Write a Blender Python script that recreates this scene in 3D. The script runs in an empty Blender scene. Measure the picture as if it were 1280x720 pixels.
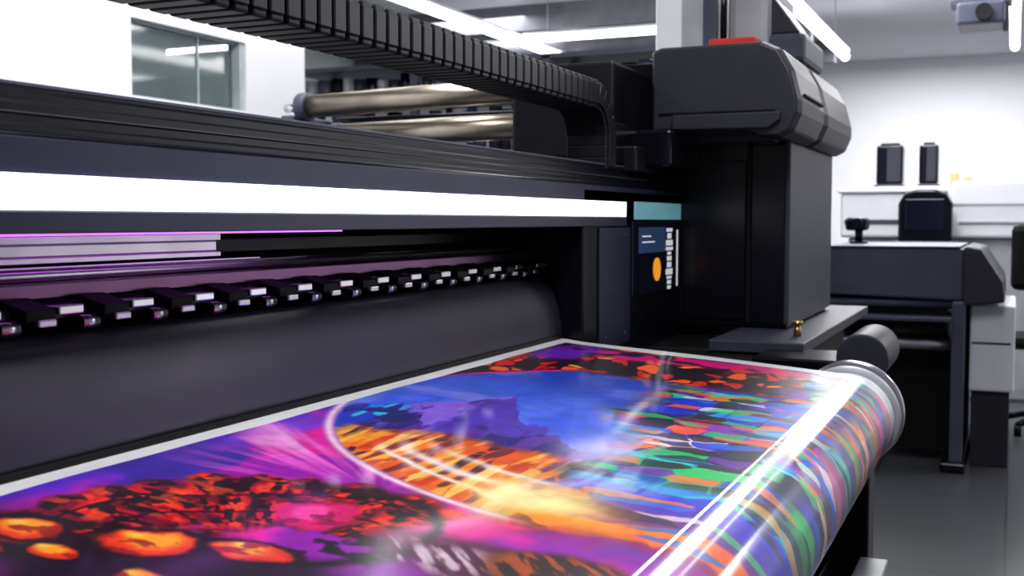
import bpy, bmesh, math, random
import numpy as np
from mathutils import Vector, Matrix
random.seed(4); np.random.seed(4)
H=1.25   # eye height: z values below are relative to eye height, helpers add H
sc=bpy.context.scene
sc.view_settings.view_transform='Standard'
def lin(c): 
    c=np.array(c,dtype=float)/255.0
    return np.where(c<=0.04045,c/12.92,((c+0.055)/1.055)**2.4)
def mat(name,rgb,rough=0.5,metal=0.0,emis=0.0,coat=0.0,var=0.12,scale=8.0,bump=0.0,spec=0.5,emc=None,alpha=1.0):
    m=bpy.data.materials.new(name); m.use_nodes=True
    nt=m.node_tree; b=nt.nodes['Principled BSDF']
    c=lin(rgb)
    tc=nt.nodes.new('ShaderNodeTexCoord'); nz=nt.nodes.new('ShaderNodeTexNoise')
    nz.inputs['Scale'].default_value=scale; nz.inputs['Detail'].default_value=4
    nt.links.new(tc.outputs['Object'],nz.inputs['Vector'])
    cr=nt.nodes.new('ShaderNodeValToRGB')
    cr.color_ramp.elements[0].position=0.3; cr.color_ramp.elements[1].position=0.7
    cr.color_ramp.elements[0].color=(*(c*(1-var)),1); cr.color_ramp.elements[1].color=(*np.minimum(c*(1+var),1),1)
    nt.links.new(nz.outputs['Fac'],cr.inputs['Fac']); nt.links.new(cr.outputs['Color'],b.inputs['Base Color'])
    b.inputs['Roughness'].default_value=rough; b.inputs['Metallic'].default_value=metal
    b.inputs['Specular IOR Level'].default_value=spec; b.inputs['Alpha'].default_value=alpha
    b.inputs['Coat Weight'].default_value=coat; b.inputs['Coat Roughness'].default_value=0.08
    if emis>0:
        e=lin(emc) if emc else c
        b.inputs['Emission Color'].default_value=(*e,1); b.inputs['Emission Strength'].default_value=emis
    if bump>0:
        bp=nt.nodes.new('ShaderNodeBump'); bp.inputs['Strength'].default_value=bump; bp.inputs['Distance'].default_value=0.002
        n2=nt.nodes.new('ShaderNodeTexNoise'); n2.inputs['Scale'].default_value=220; nt.links.new(tc.outputs['Object'],n2.inputs['Vector'])
        nt.links.new(n2.outputs['Fac'],bp.inputs['Height']); nt.links.new(bp.outputs['Normal'],b.inputs['Normal'])
    return m
M={}
M['navy']=mat('navy_plastic',(28,32,54),0.3,spec=.35)
M['black']=mat('black_plastic',(8,9,18),0.22,spec=.28)
M['matte']=mat('matte_black',(6,6,10),0.6,spec=.2)
M['chain']=mat('chain_nylon',(15,16,23),0.42,spec=.32)
M['cover']=mat('cover_satin_grey',(46,42,58),0.48,bump=0.15,spec=.4)
M['tower']=mat('tower_grey',(52,55,68),0.5,bump=0.1,spec=.35)
M['head']=mat('head_grey',(40,41,51),0.42,bump=0.1,spec=.38)
M['alu']=mat('brushed_aluminium',(200,192,200),0.25,metal=1.0)
M['chrome']=mat('chrome',(225,222,224),0.16,metal=1.0)
M['steel']=mat('warm_steel',(176,166,150),0.3,metal=1.0)
M['rose']=mat('anodised_rail',(120,84,116),0.28,metal=1.0)
M['strip']=mat('white_light_bar',(250,251,255),0.3,emis=2.2)
M['uv']=mat('added_uv_glow',(150,70,220),0.3,emis=1.8,emc=(195,110,235))
M['teal']=mat('teal_window',(110,165,175),0.15,emis=0.4)
M['bluescreen']=mat('lit_blue_display',(40,60,92),0.15,emis=0.5)
M['white']=mat('white_enamel',(236,238,243),0.4,var=0.02)
M['wall']=mat('white_wall_paint',(236,236,240),0.8,var=0.015,scale=1.5)
M['ceil']=mat('ceiling_paint',(205,207,212),0.85,var=0.04,scale=1.0)
M['duct']=mat('galvanised_duct',(105,107,114),0.6,metal=0.2)
M['led']=mat('led_tube',(255,255,255),0.4,emis=10.0)
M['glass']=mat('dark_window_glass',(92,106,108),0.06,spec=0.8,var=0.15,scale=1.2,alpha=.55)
M['frame']=mat('window_frame',(175,185,186),0.5)
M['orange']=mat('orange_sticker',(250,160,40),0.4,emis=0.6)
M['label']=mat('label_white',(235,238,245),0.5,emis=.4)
M['red']=mat('red_plastic',(200,45,35),0.4)
M['paperw']=mat('paper_white',(238,238,242),0.5,var=0.02)
M['machine']=mat('machine_slate',(66,69,86),0.45,spec=.35)
M['dkslate']=mat('dark_slate',(36,37,48),0.5,spec=.35)
M['grey']=mat('light_grey_plastic',(160,163,170),0.45)
M['offwhite']=mat('offwhite_panel',(222,224,230),0.5,var=.03)
M['brass']=mat('brass',(205,165,100),0.3,metal=1.0)
M['gold']=mat('warm_tan_box',(200,165,110),0.6)
M['screen']=mat('dark_screen',(16,18,34),0.12,spec=.4)
M['blue']=mat('ink_blue',(44,46,86),0.5)

def fin(o,m,parent=None,smooth=False):
    o.data.materials.append(m)
    if parent: o.parent=parent
    if smooth:
        for p in o.data.polygons: p.use_smooth=True
    return o
def mesh(name,verts,faces,m,parent=None,smooth=False,bevel=0,seg=2):
    me=bpy.data.meshes.new(name); me.from_pydata(verts,[],faces); me.update()
    bm=bmesh.new(); bm.from_mesh(me); bmesh.ops.recalc_face_normals(bm,faces=bm.faces); bm.to_mesh(me); bm.free()
    o=bpy.data.objects.new(name,me); sc.collection.objects.link(o)
    fin(o,m,parent,smooth)
    if bevel>0:
        b=o.modifiers.new('bevel','BEVEL'); b.width=bevel; b.segments=seg; b.limit_method='ANGLE'
    return o
def box(name,x0,x1,y0,y1,z0,z1,m,parent=None,bevel=0.004):
    v=[(x,y,z+H) for x in (x0,x1) for y in (y0,y1) for z in (z0,z1)]
    f=[(0,1,3,2),(4,6,7,5),(0,4,5,1),(2,3,7,6),(0,2,6,4),(1,5,7,3)]
    return mesh(name,v,f,m,parent,bevel=bevel)
def prism(name,pts,x0,x1,m,parent=None,bevel=0.003,smooth=False):
    n=len(pts)
    v=[(x0,y,z+H) for y,z in pts]+[(x1,y,z+H) for y,z in pts]
    f=[tuple(range(n)),tuple(range(2*n-1,n-1,-1))]+[(i,(i+1)%n,n+(i+1)%n,n+i) for i in range(n)]
    return mesh(name,v,f,m,parent,bevel=bevel,smooth=smooth)
def cyl(name,p0,p1,r,m,parent=None,seg=32,r2=None,bevel=0):
    p0=Vector(p0);p1=Vector(p1); p0.z+=H;p1.z+=H
    d=p1-p0; me=bpy.data.meshes.new(name); bm=bmesh.new()
    bmesh.ops.create_cone(bm,cap_ends=True,segments=seg,radius1=r,radius2=r if r2 is None else r2,depth=d.length)
    mt=Matrix.Translation((p0+p1)/2)@d.to_track_quat('Z','Y').to_matrix().to_4x4()
    bmesh.ops.transform(bm,matrix=mt,verts=bm.verts)
    for fa in bm.faces: fa.smooth=len(fa.verts)==4
    bm.to_mesh(me);bm.free()
    o=bpy.data.objects.new(name,me); sc.collection.objects.link(o); fin(o,m,parent)
    if bevel>0:
        b=o.modifiers.new('bevel','BEVEL'); b.width=bevel; b.segments=3; b.limit_method='ANGLE'
    return o
def empty(name,loc=(0,0,0)):
    e=bpy.data.objects.new(name,None); sc.collection.objects.link(e); return e
def multi(name,boxes,m,parent=None,bevel=0):
    v=[];f=[]
    for (x0,x1,y0,y1,z0,z1) in boxes:
        k=len(v); v+=[(x,y,z+H) for x in (x0,x1) for y in (y0,y1) for z in (z0,z1)]
        f+=[tuple(k+i for i in q) for q in [(0,1,3,2),(4,6,7,5),(0,4,5,1),(2,3,7,6),(0,2,6,4),(1,5,7,3)]]
    return mesh(name,v,f,m,parent,bevel=bevel)

# ------------------------------------------------ room
FZ=-H; CZ=2.05
fl=box('floor',-6,15.4,-4.6,8.2,FZ-0.05,FZ,M['grey'],bevel=0)
fm=bpy.data.materials.new('floor_tiles'); fm.use_nodes=True; nt=fm.node_tree; b=nt.nodes['Principled BSDF']
tc=nt.nodes.new('ShaderNodeTexCoord'); br=nt.nodes.new('ShaderNodeTexBrick')
br.offset=0; br.inputs['Scale'].default_value=1.0; br.inputs['Brick Width'].default_value=0.6; br.inputs['Row Height'].default_value=0.6
br.inputs['Mortar Size'].default_value=0.006
br.inputs['Color1'].default_value=(*lin((66,68,73)),1); br.inputs['Color2'].default_value=(*lin((58,60,65)),1); br.inputs['Mortar'].default_value=(*lin((34,35,38)),1)
nt.links.new(tc.outputs['Object'],br.inputs['Vector']); nt.links.new(br.outputs['Color'],b.inputs['Base Color']); b.inputs['Roughness'].default_value=0.3
fl.data.materials.clear(); fl.data.materials.append(fm)
box('ceiling',-6,15.4,-4.6,8.2,CZ,CZ+0.1,M['ceil'],bevel=0)
box('wall_back',15.2,15.4,-4.6,8.2,FZ,CZ,M['wall'],bevel=0)
box('wall_left',-6,15.2,8.0,8.2,FZ,CZ,M['ceil'],bevel=0)
box('wall_right',5,15.2,-4.6,-4.4,FZ,CZ,M['wall'],bevel=0)
# partition wall with a window opening
Y=4.5; wx0,wx1,wz0,wz1=4.88,5.90,0.70,1.13
multi('wall_partition',[(-6,wx0,Y,Y+0.14,FZ,1.42),(wx1,6.55,Y,Y+0.14,FZ,1.42),(wx0,wx1,Y,Y+0.14,FZ,wz0),(wx0,wx1,Y,Y+0.14,wz1,1.42)],M['wall'])
w=empty('window_1')
multi('frame',[(wx0,wx1,Y+0.06,Y+0.1,wz0,wz0+0.012),(wx0,wx1,Y+0.06,Y+0.1,wz1-0.012,wz1),(wx0,wx0+0.012,Y+0.06,Y+0.1,wz0,wz1),(wx1-0.04,wx1,Y+0.02,Y+0.1,wz0,wz1),(5.52,5.53,Y+.07,Y+.09,wz0,wz1)],M['frame'],w)
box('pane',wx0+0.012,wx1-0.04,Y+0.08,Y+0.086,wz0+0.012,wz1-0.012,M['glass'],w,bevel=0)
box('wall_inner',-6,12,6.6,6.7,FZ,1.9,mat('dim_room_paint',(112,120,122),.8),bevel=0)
# LED tubes
def led(x0,y0,x1,y1,z=1.6,r=0.022):
    e=empty('led_tube_light')
    cyl('tube',(x0,y0,z),(x1,y1,z),r,M['led'],e,12)
    hx=r if y0!=y1 else 0; hy=r if x0!=x1 else 0
    box('housing',min(x0,x1)-hx,max(x0,x1)+hx,min(y0,y1)-hy,max(y0,y1)+hy,z+r,z+r+0.025,M['white'],e)
    for t in (0.1,0.9):
        X=x0+(x1-x0)*t; Yy=y0+(y1-y0)*t
        cyl('hanger',(X,Yy,z+r+0.02),(X,Yy,CZ),0.004,M['grey'],e,6)
led(5.6,4.08,11.3,4.08,r=.035); led(4.5,1.54,11.4,1.54,r=0.042); led(9.2,1.75,9.2,4.0,r=0.03); led(5.0,0.03,11.4,0.03,r=0.038)
led(0.2,0.03,3.4,0.03,r=0.018); led(6.9,5.2,6.9,6.0,z=1.30,r=.02)  # second tube added behind the pane, standing in for its reflected light line
# ceiling ducts and beams
d=empty('ceiling_duct')
cyl('main_run',(7.6,1.9,1.85),(7.6,6.5,1.85),0.13,M['duct'],d)
cyl('second_run',(10.6,2.0,1.75),(10.6,6.5,1.75),0.11,M['duct'],d)
for i in range(8): cyl('seam_%d'%i,(7.6,2.2+i*0.55,1.85),(7.6,2.23+i*0.55,1.85),0.137,M['duct'],d)
bm_=empty('ceiling_beam')
for i,xx in enumerate((6.2,9.9,11.6,13.2)): multi('joist_%d'%i,[(xx,xx+0.1,1.9,6.5,1.82,CZ),(xx-0.04,xx+0.14,1.9,6.5,1.8,1.83)],M['duct'],bm_)
pj=empty('ceiling_projector')
box('body',7.6,7.95,0.08,0.36,1.22,1.36,M['machine'],pj,0.02); cyl('lens',(7.56,0.2,1.29),(7.66,0.2,1.29),0.05,M['black'],pj)
cyl('pole',(7.78,0.22,1.35),(7.78,0.22,CZ),0.025,M['grey'],pj); multi('bracket',[(7.68,7.88,0.04,0.40,1.36,1.39),(7.7,7.74,0.06,0.09,1.18,1.4)],M['machine'],pj)

# ------------------------------------------------ printer
P=empty('large_format_printer')
XL=-0.6
prism('gantry_beam',[(1.05,-.0154),(1.05,.098),(1.42,.098),(1.42,-.0154)],XL,3.76,M['navy'],P,0.0015)
beam=[(1.058,.098),(1.066,.104),(1.066,.113),(1.078,.115),(1.078,.127),(1.082,.129),(1.082,.141),(1.094,.143),(1.094,.156),(1.10,.158),(1.10,.166),(1.42,.166),(1.42,.098)]
prism('beam_upper_steps',beam,XL,3.74,M['black'],P,0.0015)
box('beam_top_rail',XL,3.5,1.098,1.104,.163,.168,M['machine'],P,0.001)
box('beam_mid_bead',XL,3.5,1.0765,1.080,.1285,.1300,M['machine'],P,0)
box('light_bar',XL,3.16,1.044,1.05,.0127,.055,M['strip'],P,0.001)
box('beam_lower_lip',XL,3.16,1.042,1.05,-.0154,.0115,M['navy'],P,0.002)
box('indicator_window',3.25,3.755,1.044,1.05,.004,.058,M['teal'],P,0.001)
# opening interior
box('inner_back_wall',XL,2.9,1.43,1.5,-.3,.1,M['matte'],P,0)
box('added_uv_strip',XL,1.9,1.22,1.24,-.021,-.016,M['uv'],P,0)  # glowing strip added to throw a purple sheen on rails and cover
prism('carriage_rail',[(1.28,-.022),(1.28,-.034),(1.29,-.036),(1.29,-.052),(1.28,-.054),(1.28,-.062),(1.42,-.062),(1.42,-.022)],XL,1.6,M['alu'],P,0.001)
box('dark_rail',1.6,2.85,1.32,1.42,-.06,-.03,M['chain'],P)
cyl('guide_rod',(XL,1.265,-.078),(2.85,1.265,-.078),.010,M['alu'],P,16)
prism('encoder_strip',[(1.23,-.088),(1.23,-.108),(1.26,-.108),(1.27,-.086)],XL,2.85,M['rose'],P,0.001)
box('under_rail',XL,1.7,1.27,1.3,-.074,-.066,M['chrome'],P,0.001)
prism('clip_bar',[(1.19,-.122),(1.19,-.135),(1.26,-.16),(1.3,-.16),(1.3,-.112),(1.22,-.110)],XL,2.85,M['black'],P)
n=24
for i in range(n):
    x=XL+0.15+i*0.138
    prism('pinch_arm_%d'%i,[(1.17,-.118),(1.17,-.134),(1.2,-.142),(1.24,-.11),(1.22,-.104)],x,x+0.05,M['matte'],P,0.002)
    box('pinch_clip_%d'%i,x+0.054,x+0.098,1.168,1.2,-.126,-.114,M['chrome'],P,0.002)
    box('pinch_cap_%d'%i,x+0.01,x+0.04,1.158,1.172,-.140,-.130,M['alu'],P,0.002)
    cyl('pinch_wheel_%d'%i,(x+.098,1.178,-.140),(x+.128,1.178,-.140),.010,M['alu'],P,16)
# front cover (curved)
cv=[]
for i in range(15):
    t=i/14; a=math.radians(90*t)
    cv.append((1.106+0.075*(1-math.cos(a)), -.312+0.157*math.sin(a)))
cv+= [(1.30,-.155),(1.30,-.312)]
prism('front_cover',cv,XL,2.80,M['cover'],P,0,smooth=False)
for p in bpy.data.objects['front_cover'].data.polygons: p.use_smooth=len(p.vertices)==4 and abs(p.normal.z)<0.999
box('cover_gasket',XL,2.8,1.102,1.112,-.316,-.306,M['matte'],P,0.002)
# platen & base
prism('platen',[(1.5,-.30),(1.5,-.5),(.62,-.5),(.56,-.42),(.56,-.366),(1.1,-.326),(1.3,-.32)],XL,2.78,M['black'],P)
box('base_body',XL+.1,2.75,.75,1.6,-.95,-.5,M['matte'],P,0.01)
for i,x in enumerate((-.4,2.6)): box('leg_%d'%i,x,x+.14,.8,1.5,-1.25,-.95,M['matte'],P)
# end column
box('end_column',2.815,3.76,1.05,1.6,-1.2,.09,M['black'],P,0.006)
box('column_panel',2.93,3.2,1.044,1.05,-.36,-.02,M['navy'],P,0.002)
box('column_glass',3.22,3.75,1.043,1.05,-.23,-.002,M['screen'],P,0.002)
box('display_screen',3.28,3.56,1.0415,1.043,-.100,-.020,M['bluescreen'],P,0)
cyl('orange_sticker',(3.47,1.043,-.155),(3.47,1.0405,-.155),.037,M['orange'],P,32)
bx=[];z=-.225
while z<-.035:
    hgt=random.uniform(.008,.02); ww=random.uniform(.03,.08)
    bx.append((3.61-ww/2,3.61+ww/2,1.041,1.043,z,z+hgt)); z+=hgt+.005
bx+=[(3.70,3.71,1.041,1.043,-.22,-.03),(3.31,3.40,1.0405,1.0415,-.05,-.046),(3.31,3.44,1.0405,1.0415,-.068,-.064)]
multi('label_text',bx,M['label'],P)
for i,(x,z) in enumerate(((2.98,-.04),(3.15,-.04),(2.98,-.33),(3.15,-.33),(3.05,-.2))): cyl('screw_%d'%i,(x,1.044,z),(x,1.041,z),.004,M['machine'],P,12)
# tower
box('tower_body',3.76,4.64,.681,1.6,-.36,.27,M['black'],P,0.01)
box('tower_side_skin',3.74,4.66,.672,.690,-.345,.26,M['tower'],P,0.006)
box('tower_front_trim',3.742,3.76,.69,.80,-.34,.25,M['black'],P,0.003)
box('tower_inner_plate',3.75,3.76,.82,1.03,-.33,.2,M['black'],P,0.003)
box('tower_divider',3.735,3.76,.80,.815,-.34,.25,M['matte'],P,0.002)
hp=[(1.08,.545),(1.05,.556),(.72,.556),(.665,.53),(.625,.46),(.602,.37),(.602,.33),(.625,.275),(.66,.258),(.72,.258),(.76,.285),(1.08,.285)]
def headmod(nm,x0,x1):
    cx=(.85,.41); n=len(hp); rings=[(x0,.95),(x0+.03,1.0),(x1-.03,1.0),(x1,.94)]
    v=[];f=[]
    for (x,s) in rings:
        for y,z in hp: v.append((x,cx[0]+(y-cx[0])*s,cx[1]+(z-cx[1])*s+H))
    for r in range(len(rings)-1):
        for i in range(n): f.append((r*n+i,r*n+(i+1)%n,(r+1)*n+(i+1)%n,(r+1)*n+i))
    f.append(tuple(range(n))); f.append(tuple(range((len(rings))*n-1,(len(rings)-1)*n-1,-1)))
    return mesh(nm,v,f,M['head'],P,bevel=0.006)
headmod('head_module_front',3.5,3.99); headmod('head_module_rear',4.03,4.7)
box('head_core',3.6,4.64,.70,1.6,.25,.52,M['black'],P)
box('head_front_groove',3.494,3.51,.68,1.05,.338,.344,M['matte'],P,0.001)
prism('head_front_lip',[(.70,.285),(.66,.31),(.66,.335),(1.0,.335),(1.0,.29)],3.478,3.52,M['head'],P,0.004)
box('head_side_groove',3.56,3.93,.596,.606,.385,.392,M['matte'],P,0.001)
box('head_lower_block',3.4,3.76,.98,1.3,.17,.285,M['black'],P,0.01)
box('carriage_bracket',3.2,3.45,1.1,1.25,.168,.30,M['black'],P,0.01)
box('carriage_bracket_step',3.3,3.62,1.06,1.12,.15,.23,M['chain'],P,0.006)
box('carriage_backplate',3.35,3.7,1.15,1.5,.2,.50,M['chain'],P,.01)
# ledge, cabinet
box('side_table',3.34,4.93,.555,.84,-.395,-.36,M['tower'],P,0.004)
box('end_cabinet',3.42,4.85,.64,1.6,-1.2,-.395,M['matte'],P,0.01)
box('frame_cheek',2.83,3.38,.66,1.1,-1.2,-.40,M['matte'],P,0.01)
cyl('brass_knob',(3.55,.61,-.36),(3.55,.61,-.325),.013,M['brass'],P,16,r2=.009)
cyl('brass_knob_cap',(3.55,.61,-.325),(3.55,.61,-.312),.016,M['brass'],P,16)
# take-up roller
RC=(.365,-.4855); R=.113
cyl('takeup_core',(XL,RC[0],RC[1]),(2.79,RC[0],RC[1]),R-.004,M['paperw'],P,64)
cyl('flange_inner',(2.80,RC[0],RC[1]),(2.84,RC[0],RC[1]),.112,M['paperw'],P,64,bevel=.004)
cyl('flange_ring',(2.845,RC[0],RC[1]),(2.88,RC[0],RC[1]+.004),.125,M['grey'],P,64,bevel=.008)
cyl('flange_ring_outer',(2.90,RC[0],RC[1]+.004),(2.93,RC[0],RC[1]+.004),.130,M['alu'],P,64,bevel=.006)
cyl('flange_spacer',(2.88,RC[0],RC[1]),(2.90,RC[0],RC[1]),.10,M['matte'],P,48)
cyl('flange_hub',(2.93,RC[0],RC[1]),(3.12,RC[0],RC[1]),.06,M['machine'],P,48,bevel=.004)
cyl('drive_motor',(3.10,.362,-.37),(3.42,.362,-.37),.068,M['dkslate'],P,48,bevel=.006)
box('motor_bracket',3.12,3.38,.36,.66,-.47,-.38,M['black'],P,0.006)
box('roller_column',2.95,3.07,.32,.52,-1.2,-.50,M['black'],P,0.006)
box('roller_column_foot',2.7,3.3,.24,.6,-1.25,-1.2,M['black'],P,0.01)
box('roller_tray_bracket',2.55,2.95,.27,.34,-.90,-.86,M['grey'],P,0.004)
box('roller_cross_bar',XL,2.96,.40,.46,-.9,-.84,M['black'],P,0.004)
box('roller_column_near',XL+.05,XL+.17,.32,.52,-1.25,-.6,M['black'],P)
# cable chain
C=empty('cable_chain'); C.parent=P
PT=.046
path=[(x,0.362,0) for x in np.arange(XL,3.05,PT)]
xc=path[-1][0]; r=.125
for i in range(1,6):
    a=math.radians(90*i/5); path.append((xc+r*math.sin(a),0.362-r*(1-math.cos(a)),a))
for i in range(1,3): path.append((xc+r,0.362-r-i*.034,math.pi/2))
v=[];f=[];v2=[];f2=[];v3=[];f3=[]
Q=[(0,1,3,2),(4,6,7,5),(0,4,5,1),(2,3,7,6),(0,2,6,4),(1,5,7,3)]
for (x,z,a) in path:
    ca,sa=math.cos(a),math.sin(a)
    def add(vl,fl,lx0,lx1,y0,y1,lz0,lz1):
        k=len(vl)
        for lx in (lx0,lx1):
            for y in (y0,y1):
                for lz in (lz0,lz1): vl.append((x+lx*ca+lz*sa,y,z-lx*sa+lz*ca+H))
        fl+= [tuple(k+i for i in q) for q in Q]
    add(v,f,-.019,.019,1.092,1.22,-.041,.041)
    add(v3,f3,-.026,.012,1.086,1.093,-.030,.030)
    add(v2,f2,-.026,.026,1.098,1.212,-.036,.036)
mesh('chain_links',v,f,M['chain'],C,bevel=.005); mesh('chain_side_plates',v3,f3,M['chain'],C,bevel=.003); mesh('chain_inner',v2,f2,M['matte'],C)
# ink unit stack on head
K=empty('ink_supply_unit')
box('white_tank',3.95,4.3,1.02,1.2,.556,1.05,M['white'],K,0.008); box('tank_band',3.94,4.31,1.01,1.10,.60,1.0,M['grey'],K,0.004)
box('dark_panel',3.93,3.96,.97,1.02,.556,1.0,M['machine'],K)
box('control_box',4.0,4.5,.80,.95,.556,.86,M['grey'],K,0.03); box('control_box_cap',4.02,4.45,.68,.82,.556,.66,M['machine'],K,0.02)
prism('control_box_slope',[(.70,.66),(.80,.80),(.82,.80),(.82,.66)],4.04,4.4,M['dkslate'],K,.006)
box('red_coupler',3.78,3.98,.80,.96,.556,.615,M['red'],K,0.006); cyl('hose',(3.95,.95,.6),(3.95,.95,.9),.012,M['black'],K,12)

# ------------------------------------------------ banner (printed artwork computed procedurally)
def vnoise(x,y,seed):
    rs=np.random.RandomState(seed); T=rs.rand(256,256)
    xi=np.floor(x).astype(int); yi=np.floor(y).astype(int); fx=x-xi; fy=y-yi
    fx=fx*fx*(3-2*fx); fy=fy*fy*(3-2*fy)
    g=lambda a,b:T[a%256,b%256]
    return (g(xi,yi)*(1-fx)+g(xi+1,yi)*fx)*(1-fy)+(g(xi,yi+1)*(1-fx)+g(xi+1,yi+1)*fx)*fy
def fbm(x,y,seed,o=4):
    s=0;a=.5;t=0
    for i in range(o):
        s=s+a*vnoise(x*2**i+7.3*i,y*2**i+3.1*i,seed+i); t+=a; a*=.5
    return s/t
def cells(x,y,seed,jit=1.0):
    rs=np.random.RandomState(seed); JX=.5+(rs.rand(128,128)-.5)*jit; JY=.5+(rs.rand(128,128)-.5)*jit; ID=rs.rand(128,128)
    xi=np.floor(x).astype(int); yi=np.floor(y).astype(int)
    d1=np.full(x.shape,9.); d2=np.full(x.shape,9.); idv=np.zeros(x.shape)
    for i in (-1,0,1):
        for j in (-1,0,1):
            a=(xi+i)%128; b_=(yi+j)%128
            d=np.hypot(xi+i+JX[a,b_]-x, yi+j+JY[a,b_]-y)
            c=d<d1
            d2=np.where(c,d1,np.minimum(d2,d)); idv=np.where(c,ID[a,b_],idv); d1=np.where(c,d,d1)
    return d1,d2-d1,idv
def sm(a,b,v): 
    t=np.clip((v-a)/(b-a),0,1); return t*t*(3-2*t)
NX=1500; x=np.linspace(0.45,2.80,NX)
prof=[];q=[]
for y in np.linspace(1.115,.3566,560):
    prof.append((y,-.3985+.0741*y)); q.append(y)
for a in np.linspace(94.2,335,200)[1:]:
    ar=math.radians(a); prof.append((RC[0]+R*math.cos(ar),RC[1]+R*math.sin(ar))); q.append(.3566-R*math.radians(a-94.2))
prof=np.array(prof); q=np.array(q); NS=len(q)
X,Qy=np.meshgrid(x,q)
def paint(X,Y):
    n1=fbm(X*5,Y*5,1); n2=fbm(X*14,Y*14,11); n3=fbm(X*40,Y*40,21)
    col=np.zeros(X.shape+(3,))
    def mix(c,m):
        nonlocal col
        m=np.clip(m,0,1)[...,None]; cc=np.array(c,dtype=float)
        col=col*(1-m)+cc*m
    def blob(cx,cy,rx,ry,soft=.3,w=.25):
        d=np.sqrt(((X-cx)/rx)**2+((Y-cy)/ry)**2)+w*(n2-.5)*2
        return 1-sm(1-soft,1+soft*.5,d)
    mix((140,28,160),np.ones(X.shape))
    mix((216,30,150),sm(.44,.58,n1+.15*(n2-.5)))
    mix((84,44,190),blob(1.15,1.08,.55,.09,.7,.5))
    mix((60,36,150),sm(.5,.62,fbm(X*6+9,Y*9,51))*blob(1.1,1.0,.6,.16,.6))
    mix((120,70,210),blob(1.42,1.03,.12,.04,.6)*.8)
    ang=np.arctan2(Y-.72,X-1.2); rad=np.hypot(X-1.2,Y-.72)
    rays=fbm(ang*9+40,rad*2,61,3)
    mix((240,110,205),sm(.5,.7,rays)*blob(1.42,.90,.28,.20,.6)*.9)
    mix((250,205,240),sm(.58,.74,rays)*blob(1.50,.95,.20,.12,.6)*.8)
    mix((120,30,140),sm(.5,.4,rays)*blob(1.38,.84,.14,.12,.6)*.7)
    mix((214,24,140),blob(1.14,.62,.10,.10,.5)*.9)
    mix((244,80,180),blob(1.16,.60,.05,.03,.5,.6)*.8)
    mix((150,60,190),blob(1.22,.66,.03,.05,.5)*.7)
    # dark backdrop at near left
    mix((22,9,30),blob(.78,.80,.19,.36,.4))
    mix((130,30,120),blob(.72,.98,.10,.12,.5)*sm(.4,.6,n1)); mix((90,24,100),blob(.86,.62,.06,.06,.5)*sm(.45,.6,n2))
    # crimson winged figure
    wa=np.arctan2((Y-.72)/.24,(X-.93)/.24); wr=np.hypot((X-.93)/.24,(Y-.72)/.24)
    wing=sm(.45,.52,wr+.10*(n2-.5))*sm(1.30,1.18,wr+.16*(n2-.5)+.04*np.sin(wa*26+n1*6))*sm(-.55,-.35,wa)*sm(2.05,1.85,wa)
    body=np.maximum(wing,blob(1.06,.84,.10,.12,.2,.35))
    mix((110,8,30),body)
    fe=fbm(wa*10+n2*2.2,wr*7,71,3)
    mix((200,24,30),body*sm(.46,.58,fe)*.95); mix((240,70,36),body*sm(.60,.68,fe)*.9)
    fe2=fbm(wa*18+n1*3,wr*11+n2*2,73,3); mix((12,4,12),body*sm(.50,.60,fe2)*.9)
    rib=np.abs(((wr*3.6+.25*np.sin(wa*3)+.6*(n1-.5))%1)-.5); mix((10,4,10),body*sm(.07,.03,rib)*.85)
    mix((250,100,50),body*sm(.62,.74,fbm(X*46,Y*26,77))*.6)
    pk=blob(1.085,.745,.055,.05,.25,.6); mix((208,22,104),pk); mix((240,80,160),blob(1.095,.75,.03,.022,.5,.8)); mix((90,8,50),pk*sm(.55,.65,n3)*.6)
    d=np.hypot((X-1.07)/.14,(Y-.72)/.13)+.25*(n2-.5); mix((14,6,16),np.exp(-((d-1)/.08)**2)*.95*(Y<.80))
    mix((10,5,12),sm(.52,.6,fbm(X*22,Y*22,79))*blob(1.0,.68,.09,.09,.4)*.9)
    # orange fruit blobs with dark outlines
    for (cx,cy,rx,ry) in ((.868,.965,.030,.048),(.905,.835,.038,.054),(.946,.722,.028,.040),(.83,.885,.018,.03),(.82,.76,.022,.035),(.79,.95,.03,.04)):
        mix((20,6,10),blob(cx,cy,rx*1.35,ry*1.3,.15,.7)); g=blob(cx,cy,rx,ry,.2,.7); mix((220,60,22),g)
        mix((255,170,40),blob(cx+.006,cy+.008,rx*.72,ry*.7,.5,1.2)*.95); mix((255,220,110),blob(cx+.01,cy+.02,rx*.3,ry*.3,.6,.9)*.7)
        mix((130,16,10),g*sm(.54,.62,fbm(X*60,Y*30,88))*.8)
    # fur / grey tufts and browns near lower centre
    fur=fbm(X*12+Y*20,(X-Y)*90,81,3)
    tuft=blob(1.04,.545,.045,.08,.5,.6)
    mix((70,34,50),blob(1.05,.52,.07,.12,.5,.5)*.9); mix((226,214,220),tuft*sm(.42,.66,fur)*.8)
    mix((38,16,16),blob(1.07,.43,.07,.08,.4)); mix((150,70,30),blob(1.07,.43,.07,.08,.4)*sm(.5,.62,fur))
    # big disc scene
    dc=np.hypot(X-1.85,Y-.45); disc=1-sm(.632,.64,dc)
    sky=np.stack([np.interp(X,[1.3,1.6,1.8,2.1,2.5],v) for v in ([160,124,84,46,30],[130,134,116,80,46],[225,236,226,190,130])],-1)
    dm=disc[...,None]; col=col*(1-dm)+sky*dm
    mix((40,76,205),disc*sm(.48,.62,fbm(X*4,Y*9,141))*.55); mix((165,150,240),disc*sm(.55,.68,fbm(X*9,Y*5,145))*.45)
    def tri(p,c,w_): return np.clip(1-np.abs(p-c)/w_,0,1)
    jag=.07*(fbm(X*4,Y*40,161)-.5)
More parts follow.
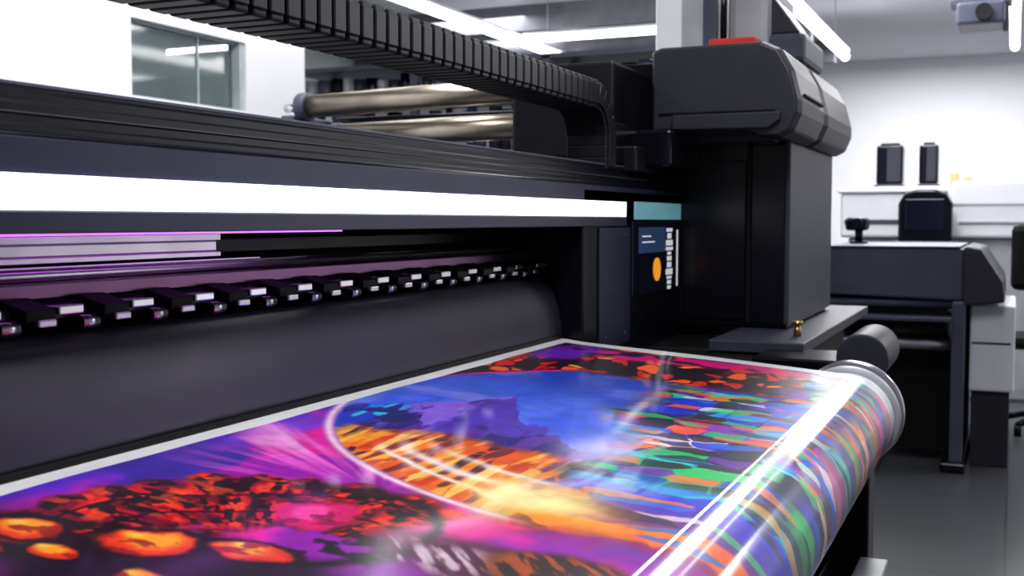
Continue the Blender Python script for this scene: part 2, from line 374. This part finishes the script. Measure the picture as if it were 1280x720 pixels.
    r1=1.60+.36*tri(Y,.86,.12)+.14*tri(Y,.73,.09)+.12*tri(Y,.97,.07)+jag
    r2=1.55+.12*tri(Y,.79,.07)+.14*tri(Y,.67,.10)+.13*tri(Y,.92,.06)+jag
    m1=disc*sm(.008,-.004,X-r1)
    mix((84,58,172),m1); mix((148,112,220),m1*sm(0,.02,Y-.86-.10*(n2-.5))*.75); mix((56,36,130),m1*sm(.52,.6,fbm(X*12,Y*46,163))*.7)
    m2=disc*sm(.006,-.006,X-r2)
    mix((46,28,112),m2); mix((96,52,156),m2*sm(.5,.6,fbm(X*10,Y*40,165))*.8)
    mix((34,54,180),disc*blob(1.58,1.0,.12,.06,.4,.5)); 
    d1,e1,i1=cells(X*22,Y*55,5)
    mix((50,190,225),disc*blob(1.58,.98,.12,.07,.4,.5)*(i1>.76)*sm(.05,.2,e1)); mix((20,20,80),disc*blob(1.58,.98,.12,.08,.4,.5)*(i1<.3)*.8); mix((240,150,60),disc*blob(1.54,.93,.1,.1,.4,.5)*((i1>.5)&(i1<.62)))
    # burning city
    city=disc*sm(1.57,1.51,X+.10*(n2-.5))*sm(.46,.56,Y+.05*(n2-.5))*sm(.99,.93,Y)
    d1,e1,i1=cells(X*8+n2*1.2,Y*56+n1*1.5,6)
    mix((222,90,26),city); 
    for lo,hi,c in ((0,.18,(90,22,50)),(.18,.3,(250,190,70)),(.3,.42,(250,136,32)),(.42,.52,(60,30,110)),(.52,.60,(255,222,130)),(.60,.72,(30,14,40)),(.72,.86,(196,56,26))):
        mix(c,city*((i1>=lo)&(i1<hi))*sm(.0,.2,e1)*.85)
    mix((255,196,84),city*sm(.54,.70,fbm(X*14,Y*60,91))*.55)
    for (rr,wd) in ((.578,.009),(.540,.014),(.492,.010)):
        mix((252,240,236),disc*np.exp(-((dc-rr-.05*(n1-.5))/wd)**2)*sm(1.56,1.38,X)*.95*sm(.9,.82,Y))
    # near half of the scene: banded colours
    near=sm(.60,.50,Y+.10*(n2-.5)-.10*sm(1.7,2.0,X))*sm(1.15,1.24,X+.06*(n2-.5))
    band=X+.06*(fbm(X*2,Y*6,101)-.5)*2+.03*(n2-.5)+.12*(Y-.4)
    pal=[(1.15,(120,30,70)),(1.24,(222,96,30)),(1.30,(90,30,130)),(1.36,(60,34,170)),(1.42,(50,50,190)),(1.46,(30,170,190)),(1.50,(16,140,90)),(1.58,(20,180,90)),(1.62,(30,50,170)),(1.69,(24,20,120)),(1.72,(240,110,40)),(1.77,(140,24,120)),(1.82,(30,80,200)),(1.89,(200,110,160)),(1.94,(180,40,140)),(2.00,(20,180,170)),(2.07,(50,20,120)),(2.14,(30,160,70)),(2.21,(240,80,30)),(2.30,(250,140,40)),(2.36,(80,20,90)),(2.46,(220,80,36)),(2.54,(230,40,140)),(2.63,(100,36,150)),(2.72,(235,100,150)),(2.80,(150,50,120))]
    bx=[p[0] for p in pal]; 
    bc=np.zeros(X.shape+(3,)); acc=np.zeros(X.shape)
    for k,(p0,c0) in enumerate(pal):   # crisp-edged bands
        lo=(pal[k-1][0]+p0)/2 if k else -9
        mk=sm(lo-.008,lo+.008,band)[...,None]; bc=bc*(1-mk)+np.array(c0,dtype=float)*mk
    nm=near[...,None]; col=col*(1-nm)+bc*nm
    # colourful blocks in the flat part
    flat=near*sm(.24,.32,Y)*sm(1.42,1.55,X)
    for (sx,sy,sd,al) in ((9,9,8,.92),(22,16,18,.8)):
        d1,e1,i1=cells(X*sx+n2*.9,Y*sy+n1*.9+X*1.5,sd,.55)
        for lo,hi,c in ((0,.12,(24,44,200)),(.12,.22,(20,180,90)),(.22,.34,(16,12,36)),(.34,.44,(250,104,32)),(.44,.50,(40,200,225)),(.50,.54,(250,236,240)),(.54,.64,(120,30,170)),(.64,.74,(18,14,52)),(.74,.80,(230,36,50))):
            mix(c,flat*((i1>=lo)&(i1<hi))*sm(.02,.10,e1)*al)
    d1,e1,i2=cells(X*34+n2*1.5,Y*13+n1*1.5,9)
    for lo,hi,c in ((0,.1,(16,12,50)),(.2,.25,(250,240,245)),(.4,.48,(250,130,50)),(.6,.68,(30,110,220)),(.8,.86,(40,200,100))):
        mix(c,near*((i2>=lo)&(i2<hi))*sm(.0,.12,e1)*.7)
    # right dark band with red/orange leaves
    dk=sm(.645,.66,dc)*sm(1.95,2.02,X)*sm(.40,.50,Y+.06*(n2-.5))
    dk=np.maximum(dk,sm(2.30,2.38,X+.05*(n2-.5))*sm(.40,.50,Y+.06*(n2-.5)))
    mix((26,8,24),dk)
    d1,e1,i3=cells(X*15+n2*2,Y*24+n1*2,12)
    mix((200,24,24),dk*(i3>.5)*sm(.06,.22,e1)*(d1<.6)); mix((252,100,30),dk*(i3>.78)*sm(.15,.3,e1)); mix((250,180,60),dk*(i3>.92)*sm(.2,.4,e1))
    mag=blob(2.64,.86,.09,.20,.4,.3)+blob(2.68,.6,.05,.2,.4,.3); mix((210,20,124),mag*sm(.62,.66,dc)*.9); mix((110,40,176),blob(2.58,1.0,.18,.07,.5))
    mix((40,14,60),mag*sm(.52,.62,n2))
    mix((214,60,50),blob(2.60,.60,.06,.12,.4,.3)*sm(.45,.6,n2))
    # ring edge
    mix((246,214,236),np.exp(-((dc-.645)/.008)**2)*sm(2.1,1.7,X)*sm(.5,.6,Y))
    # fire glow in the picture (broad, irregular), then glare haze painted over the artwork
    gr=fbm(X*9,Y*22,151,3)
    g=np.exp(-(((X-1.30)/.075)**2+((Y-.54)/.11)**2)*(2.0-1.8*gr)); mix((255,190,60),g*.95); mix((255,244,200),np.clip(g-.45,0,1)*1.3)
    mix((226,212,252),np.exp(-(((X-1.66)/.17)**2+((Y-.56)/.06)**2))*.75*sm(.3,.55,fbm(X*4,Y*30,155)))  # lilac haze: surface glare put into the print colours
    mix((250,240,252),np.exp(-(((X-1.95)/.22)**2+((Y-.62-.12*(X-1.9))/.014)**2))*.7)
    mix((225,240,252),np.exp(-(((X-1.46)/.10)**2+((Y-.49)/.07)**2))*.7*sm(.35,.6,fbm(X*6,Y*26,157)))  # white-cyan haze, likewise glare painted as colour
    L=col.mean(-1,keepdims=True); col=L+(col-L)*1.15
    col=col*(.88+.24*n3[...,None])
    mg=np.maximum(sm(2.735,2.738,X),sm(1.068,1.07,Y)); mix((236,236,240),mg)
    return np.clip(col,0,255)
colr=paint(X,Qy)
wave=.0014*np.sin(X*9+Qy*4)+.0009*np.sin(X*23-Qy*9)
wave*=np.clip((Qy-.36)/.1,0,1)*np.clip((1.09-Qy)/.05,0,1)
V=np.stack([X,np.repeat(prof[:,0:1],NX,1),np.repeat(prof[:,1:2],NX,1)+wave+H],-1).reshape(-1,3)
idx=np.arange(NS*NX).reshape(NS,NX)
F=np.stack([idx[:-1,:-1],idx[1:,:-1],idx[1:,1:],idx[:-1,1:]],-1).reshape(-1,4)
me=bpy.data.meshes.new('printed_banner')
me.vertices.add(len(V)); me.vertices.foreach_set('co',V.ravel())
me.loops.add(F.size); me.loops.foreach_set('vertex_index',F.ravel().astype(np.int32))
me.polygons.add(len(F)); me.polygons.foreach_set('loop_start',np.arange(0,F.size,4,dtype=np.int32)); me.polygons.foreach_set('loop_total',np.full(len(F),4,dtype=np.int32))
me.polygons.foreach_set('use_smooth',np.ones(len(F),dtype=bool))
me.update(calc_edges=True); me.validate()
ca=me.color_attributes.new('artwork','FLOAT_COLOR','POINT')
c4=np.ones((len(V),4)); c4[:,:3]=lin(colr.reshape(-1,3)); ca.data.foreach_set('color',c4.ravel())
ban=bpy.data.objects.new('printed_banner',me); sc.collection.objects.link(ban)
bmt=bpy.data.materials.new('glossy_print'); bmt.use_nodes=True; nt=bmt.node_tree; b=nt.nodes['Principled BSDF']
at=nt.nodes.new('ShaderNodeVertexColor'); at.layer_name='artwork'; nt.links.new(at.outputs['Color'],b.inputs['Base Color'])
b.inputs['Roughness'].default_value=.42; b.inputs['Specular IOR Level'].default_value=.25; b.inputs['Coat Weight'].default_value=.75; b.inputs['Coat Roughness'].default_value=.12
me.materials.append(bmt)

# ------------------------------------------------ roller machine behind the printer
W=empty('roll_laminator')
cyl('upper_roller',(4.5,1.36,.588),(4.5,3.06,.54),.054,M['steel'],W,40)
cyl('upper_roller_cap',(4.5,3.06,.54),(4.5,3.12,.539),.068,M['machine'],W,40,bevel=.01)
cyl('upper_roller_axle',(4.5,3.1,.539),(4.5,3.2,.537),.02,M['chrome'],W,20)
cyl('lower_roller',(4.6,1.36,.433),(4.6,2.95,.405),.058,M['steel'],W,40)
cyl('lower_roller_cap',(4.6,2.95,.405),(4.6,3.0,.404),.066,M['machine'],W,40,bevel=.01)
cyl('feed_roller',(4.85,1.5,.30),(4.85,3.1,.29),.04,M['chrome'],W,32)
box('frame_side_far',4.4,5.1,1.28,1.36,-1.25,.66,M['black'],W,.01); box('frame_side_near',4.45,5.1,3.12,3.2,-1.25,.5,M['machine'],W,.01)
box('body',4.7,5.1,1.36,3.15,-1.2,.22,M['dkslate'],W,.02); box('nip_guard',4.75,4.8,1.36,3.1,.47,.51,M['black'],W,.004)
# storage rack with media rolls
S=empty('media_storage_rack')
bx=[]
for yy in (2.0,3.1,4.2,5.3): bx+= [(7.6,7.66,yy,yy+.06,-1.25,1.2),(8.2,8.26,yy,yy+.06,-1.25,1.2)]
for zz in (-.6,0,.45,.92,1.18): bx.append((7.6,8.26,2.0,5.36,zz,zz+.035))
multi('frame',bx,M['machine'],S)
ms=[M['black'],M['blue'],M['dkslate'],M['machine'],M['matte'],M['dkslate'],M['grey']]
i=0
for zz,hh in ((.035,.38),(.485,.40),(.955,.20)):
    yy=2.1
    while yy<5.25:
        r=random.uniform(.035,.06); h=hh*random.uniform(.75,1)
        cyl('media_roll_%d'%i,(7.75,yy,zz),(7.75,yy,zz+h),r,random.choice(ms),S,14); i+=1; yy+=r*2+.012
# ------------------------------------------------ second machine (right)
T=empty('flatbed_cutter')
prism('top_body',[(.93,-.13),(.93,-.38),(.22,-.40),(.22,-.14)],6.0,7.1,M['machine'],T,.012)
prism('side_pod',[(.22,-.125),(.14,-.14),(.04,-.30),(.03,-.40),(.22,-.42)],5.95,7.1,M['dkslate'],T,.012)
box('top_edge_trim',5.99,7.1,.24,.93,-.137,-.127,M['machine'],T,.003)
box('recess_panel',6.15,7.1,.3,.93,-.66,-.38,M['black'],T)
cyl('feed_bar',(6.05,.26,-.42),(6.05,.93,-.42),.022,M['machine'],T,20); cyl('feed_bar_low',(6.0,.28,-.62),(6.0,.95,-.62),.035,M['alu'],T,20)
box('shelf_plate',5.9,6.3,.27,.95,-.50,-.48,M['machine'],T)
box('side_leg',5.95,6.45,.21,.27,-1.25,-.40,M['machine'],T,.01); box('side_leg_far',6.8,7.0,.21,.27,-1.25,-.40,M['machine'],T,.01)
box('lower_body',6.2,7.0,.28,.95,-1.2,-.66,M['matte'],T)
box('foot',5.9,7.1,.19,.31,-1.25,-1.2,M['black'],T,.01)
cab=empty('white_cabinet')
box('carcass',6.1,7.0,-.02,.19,-.86,-.425,M['white'],cab,.012); box('plinth',6.15,6.95,.0,.18,-1.25,-.86,M['dkslate'],cab); box('drawer_gap',6.095,6.11,.0,.18,-.62,-.61,M['machine'],cab,0)
# white worktop machine further back
G=empty('white_wide_format_printer')
box('body',8.4,9.2,-.4,1.15,-.12,.20,M['offwhite'],G,.02)
box('lid',8.38,9.25,.42,1.17,.20,.235,M['white'],G,.01); box('tall_cover',8.39,9.22,-.45,.40,.10,.275,M['white'],G,.02)
box('base',8.45,9.2,-.3,1.1,-1.25,-.12,M['grey'],G,.02); box('slot',8.39,8.42,.75,1.12,-.02,.01,M['machine'],G); box('slot_low',8.39,8.42,-.2,.35,-.02,.0,M['grey'],G)
box('screen_shelf',9.3,9.7,.0,1.0,.24,.27,M['offwhite'],G,.01); box('shelf_post',9.4,9.6,.1,.9,-1.25,.25,M['offwhite'],G,.01)
mon=empty('touch_screen_console')
yo=-.105
hp2=[(.84+yo,-.14),(.84+yo,.12),(.80+yo,.19),(.72+yo,.215),(.60+yo,.215),(.53+yo,.19),(.49+yo,.12),(.49+yo,-.14)]
prism('housing',hp2,8.2,8.34,M['black'],mon,.015); box('screen',8.19,8.2,.54+yo,.79+yo,-.06,.15,M['screen'],mon); box('base',8.1,8.36,.45+yo,.88+yo,-.18,-.14,M['machine'],mon); box('stand',8.15,8.35,.6+yo,.75+yo,-1.25,-.18,M['machine'],mon)
for k,(yy,w_) in enumerate([(.81,.20),(.55,.14)]):
    s_=empty('controller_unit')
    box('cabinet',9.35,9.55,yy,yy+w_,.285,.60,M['black'],s_,.02); box('front_panel',9.34,9.35,yy+.015,yy+w_*.6,.31,.57,M['dkslate'],s_,.003); box('top_cap',9.37,9.53,yy+.03,yy+w_-.03,.60,.615,M['dkslate'],s_)
    box('foot',9.33,9.57,yy-.01,yy+w_+.01,.272,.288,M['machine'],s_)
st=empty('packing_boxes'); box('carton',9.35,9.5,.40,.46,.272,.37,M['gold'],st); box('carton_small',9.35,9.45,.30,.37,.272,.34,M['gold'],st)
# inspection camera on the cutter
L=empty('inspection_camera')
cyl('base',(6.6,.80,-.127),(6.6,.80,-.115),.05,M['black'],L,24); cyl('stem',(6.6,.80,-.115),(6.6,.80,-.03),.022,M['black'],L,16)
box('body',6.54,6.68,.75,.87,-.055,.02,M['black'],L,.02); cyl('lens',(6.50,.80,-.012),(6.56,.80,-.012),.028,M['screen'],L,24)
# black operator chair at far right
O=empty('office_chair')
box('backrest',7.4,7.48,-.42,.01,-.42,-.02,M['matte'],O,.04); box('seat',7.1,7.5,-.42,.03,-.75,-.67,M['matte'],O,.04); cyl('post',(7.3,-.19,-1.1),(7.3,-.19,-.75),.03,M['black'],O,16)
box('back_arm',7.46,7.5,-.22,-.16,-.72,-.2,M['black'],O)
for i in range(5):
    a=i*math.tau/5; cyl('spoke_%d'%i,(7.3,-.19,-1.12),(7.3+.24*math.cos(a),-.19+.24*math.sin(a),-1.19),.02,M['black'],O,10); cyl('caster_%d'%i,(7.3+.24*math.cos(a),-.21+.24*math.sin(a),-1.22),(7.3+.24*math.cos(a),-.17+.24*math.sin(a),-1.22),.03,M['matte'],O,16)

# ------------------------------------------------ lights
def area(name,loc,sx,sy,p,rot=(0,0,0)):
    l=bpy.data.lights.new(name,'AREA'); l.shape='RECTANGLE'; l.size=sx; l.size_y=sy; l.energy=p; l.color=(.98,.98,1)
    o=bpy.data.objects.new(name,l); o.location=(loc[0],loc[1],loc[2]+H); o.rotation_euler=rot; sc.collection.objects.link(o)
area('added_fill_light',(1.4,.1,1.95),2.4,.6,80)  # unseen area lights added to brighten print, walls and room
area('added_fill_light.001',(7.5,.8,1.95),3.0,.6,120)
area('added_fill_light.002',(12.5,.8,1.95),3.0,2.0,215)
area('added_fill_light.003',(3.5,3.2,1.95),3.5,.6,95)
area('added_fill_light.004',(9.5,4.8,1.95),2.0,1.0,90)
area('added_fill_light.005',(9,-2.5,1.95),4.0,1.0,170)
wd=bpy.data.worlds.new('world'); sc.world=wd; wd.use_nodes=True
wd.node_tree.nodes['Background'].inputs[0].default_value=(.86,.88,1,1); wd.node_tree.nodes['Background'].inputs[1].default_value=.27
# ------------------------------------------------ camera
cam=bpy.data.cameras.new('camera'); co=bpy.data.objects.new('camera',cam); sc.collection.objects.link(co); sc.camera=co
cam.sensor_width=36; cam.lens=1400/1280*36; cam.clip_start=.02
th=math.radians(24.1); ph=math.radians(3.43)
Fv=Vector((math.cos(th)*math.cos(ph),math.sin(th)*math.cos(ph),-math.sin(ph))); Rv=Vector((math.sin(th),-math.cos(th),0)); Uv=Rv.cross(Fv)
mt=Matrix((Rv,Uv,-Fv)).transposed().to_4x4(); mt.translation=Vector((0,0,H)); co.matrix_world=mt
cam.dof.use_dof=True; cam.dof.focus_distance=2.0; cam.dof.aperture_fstop=6.5
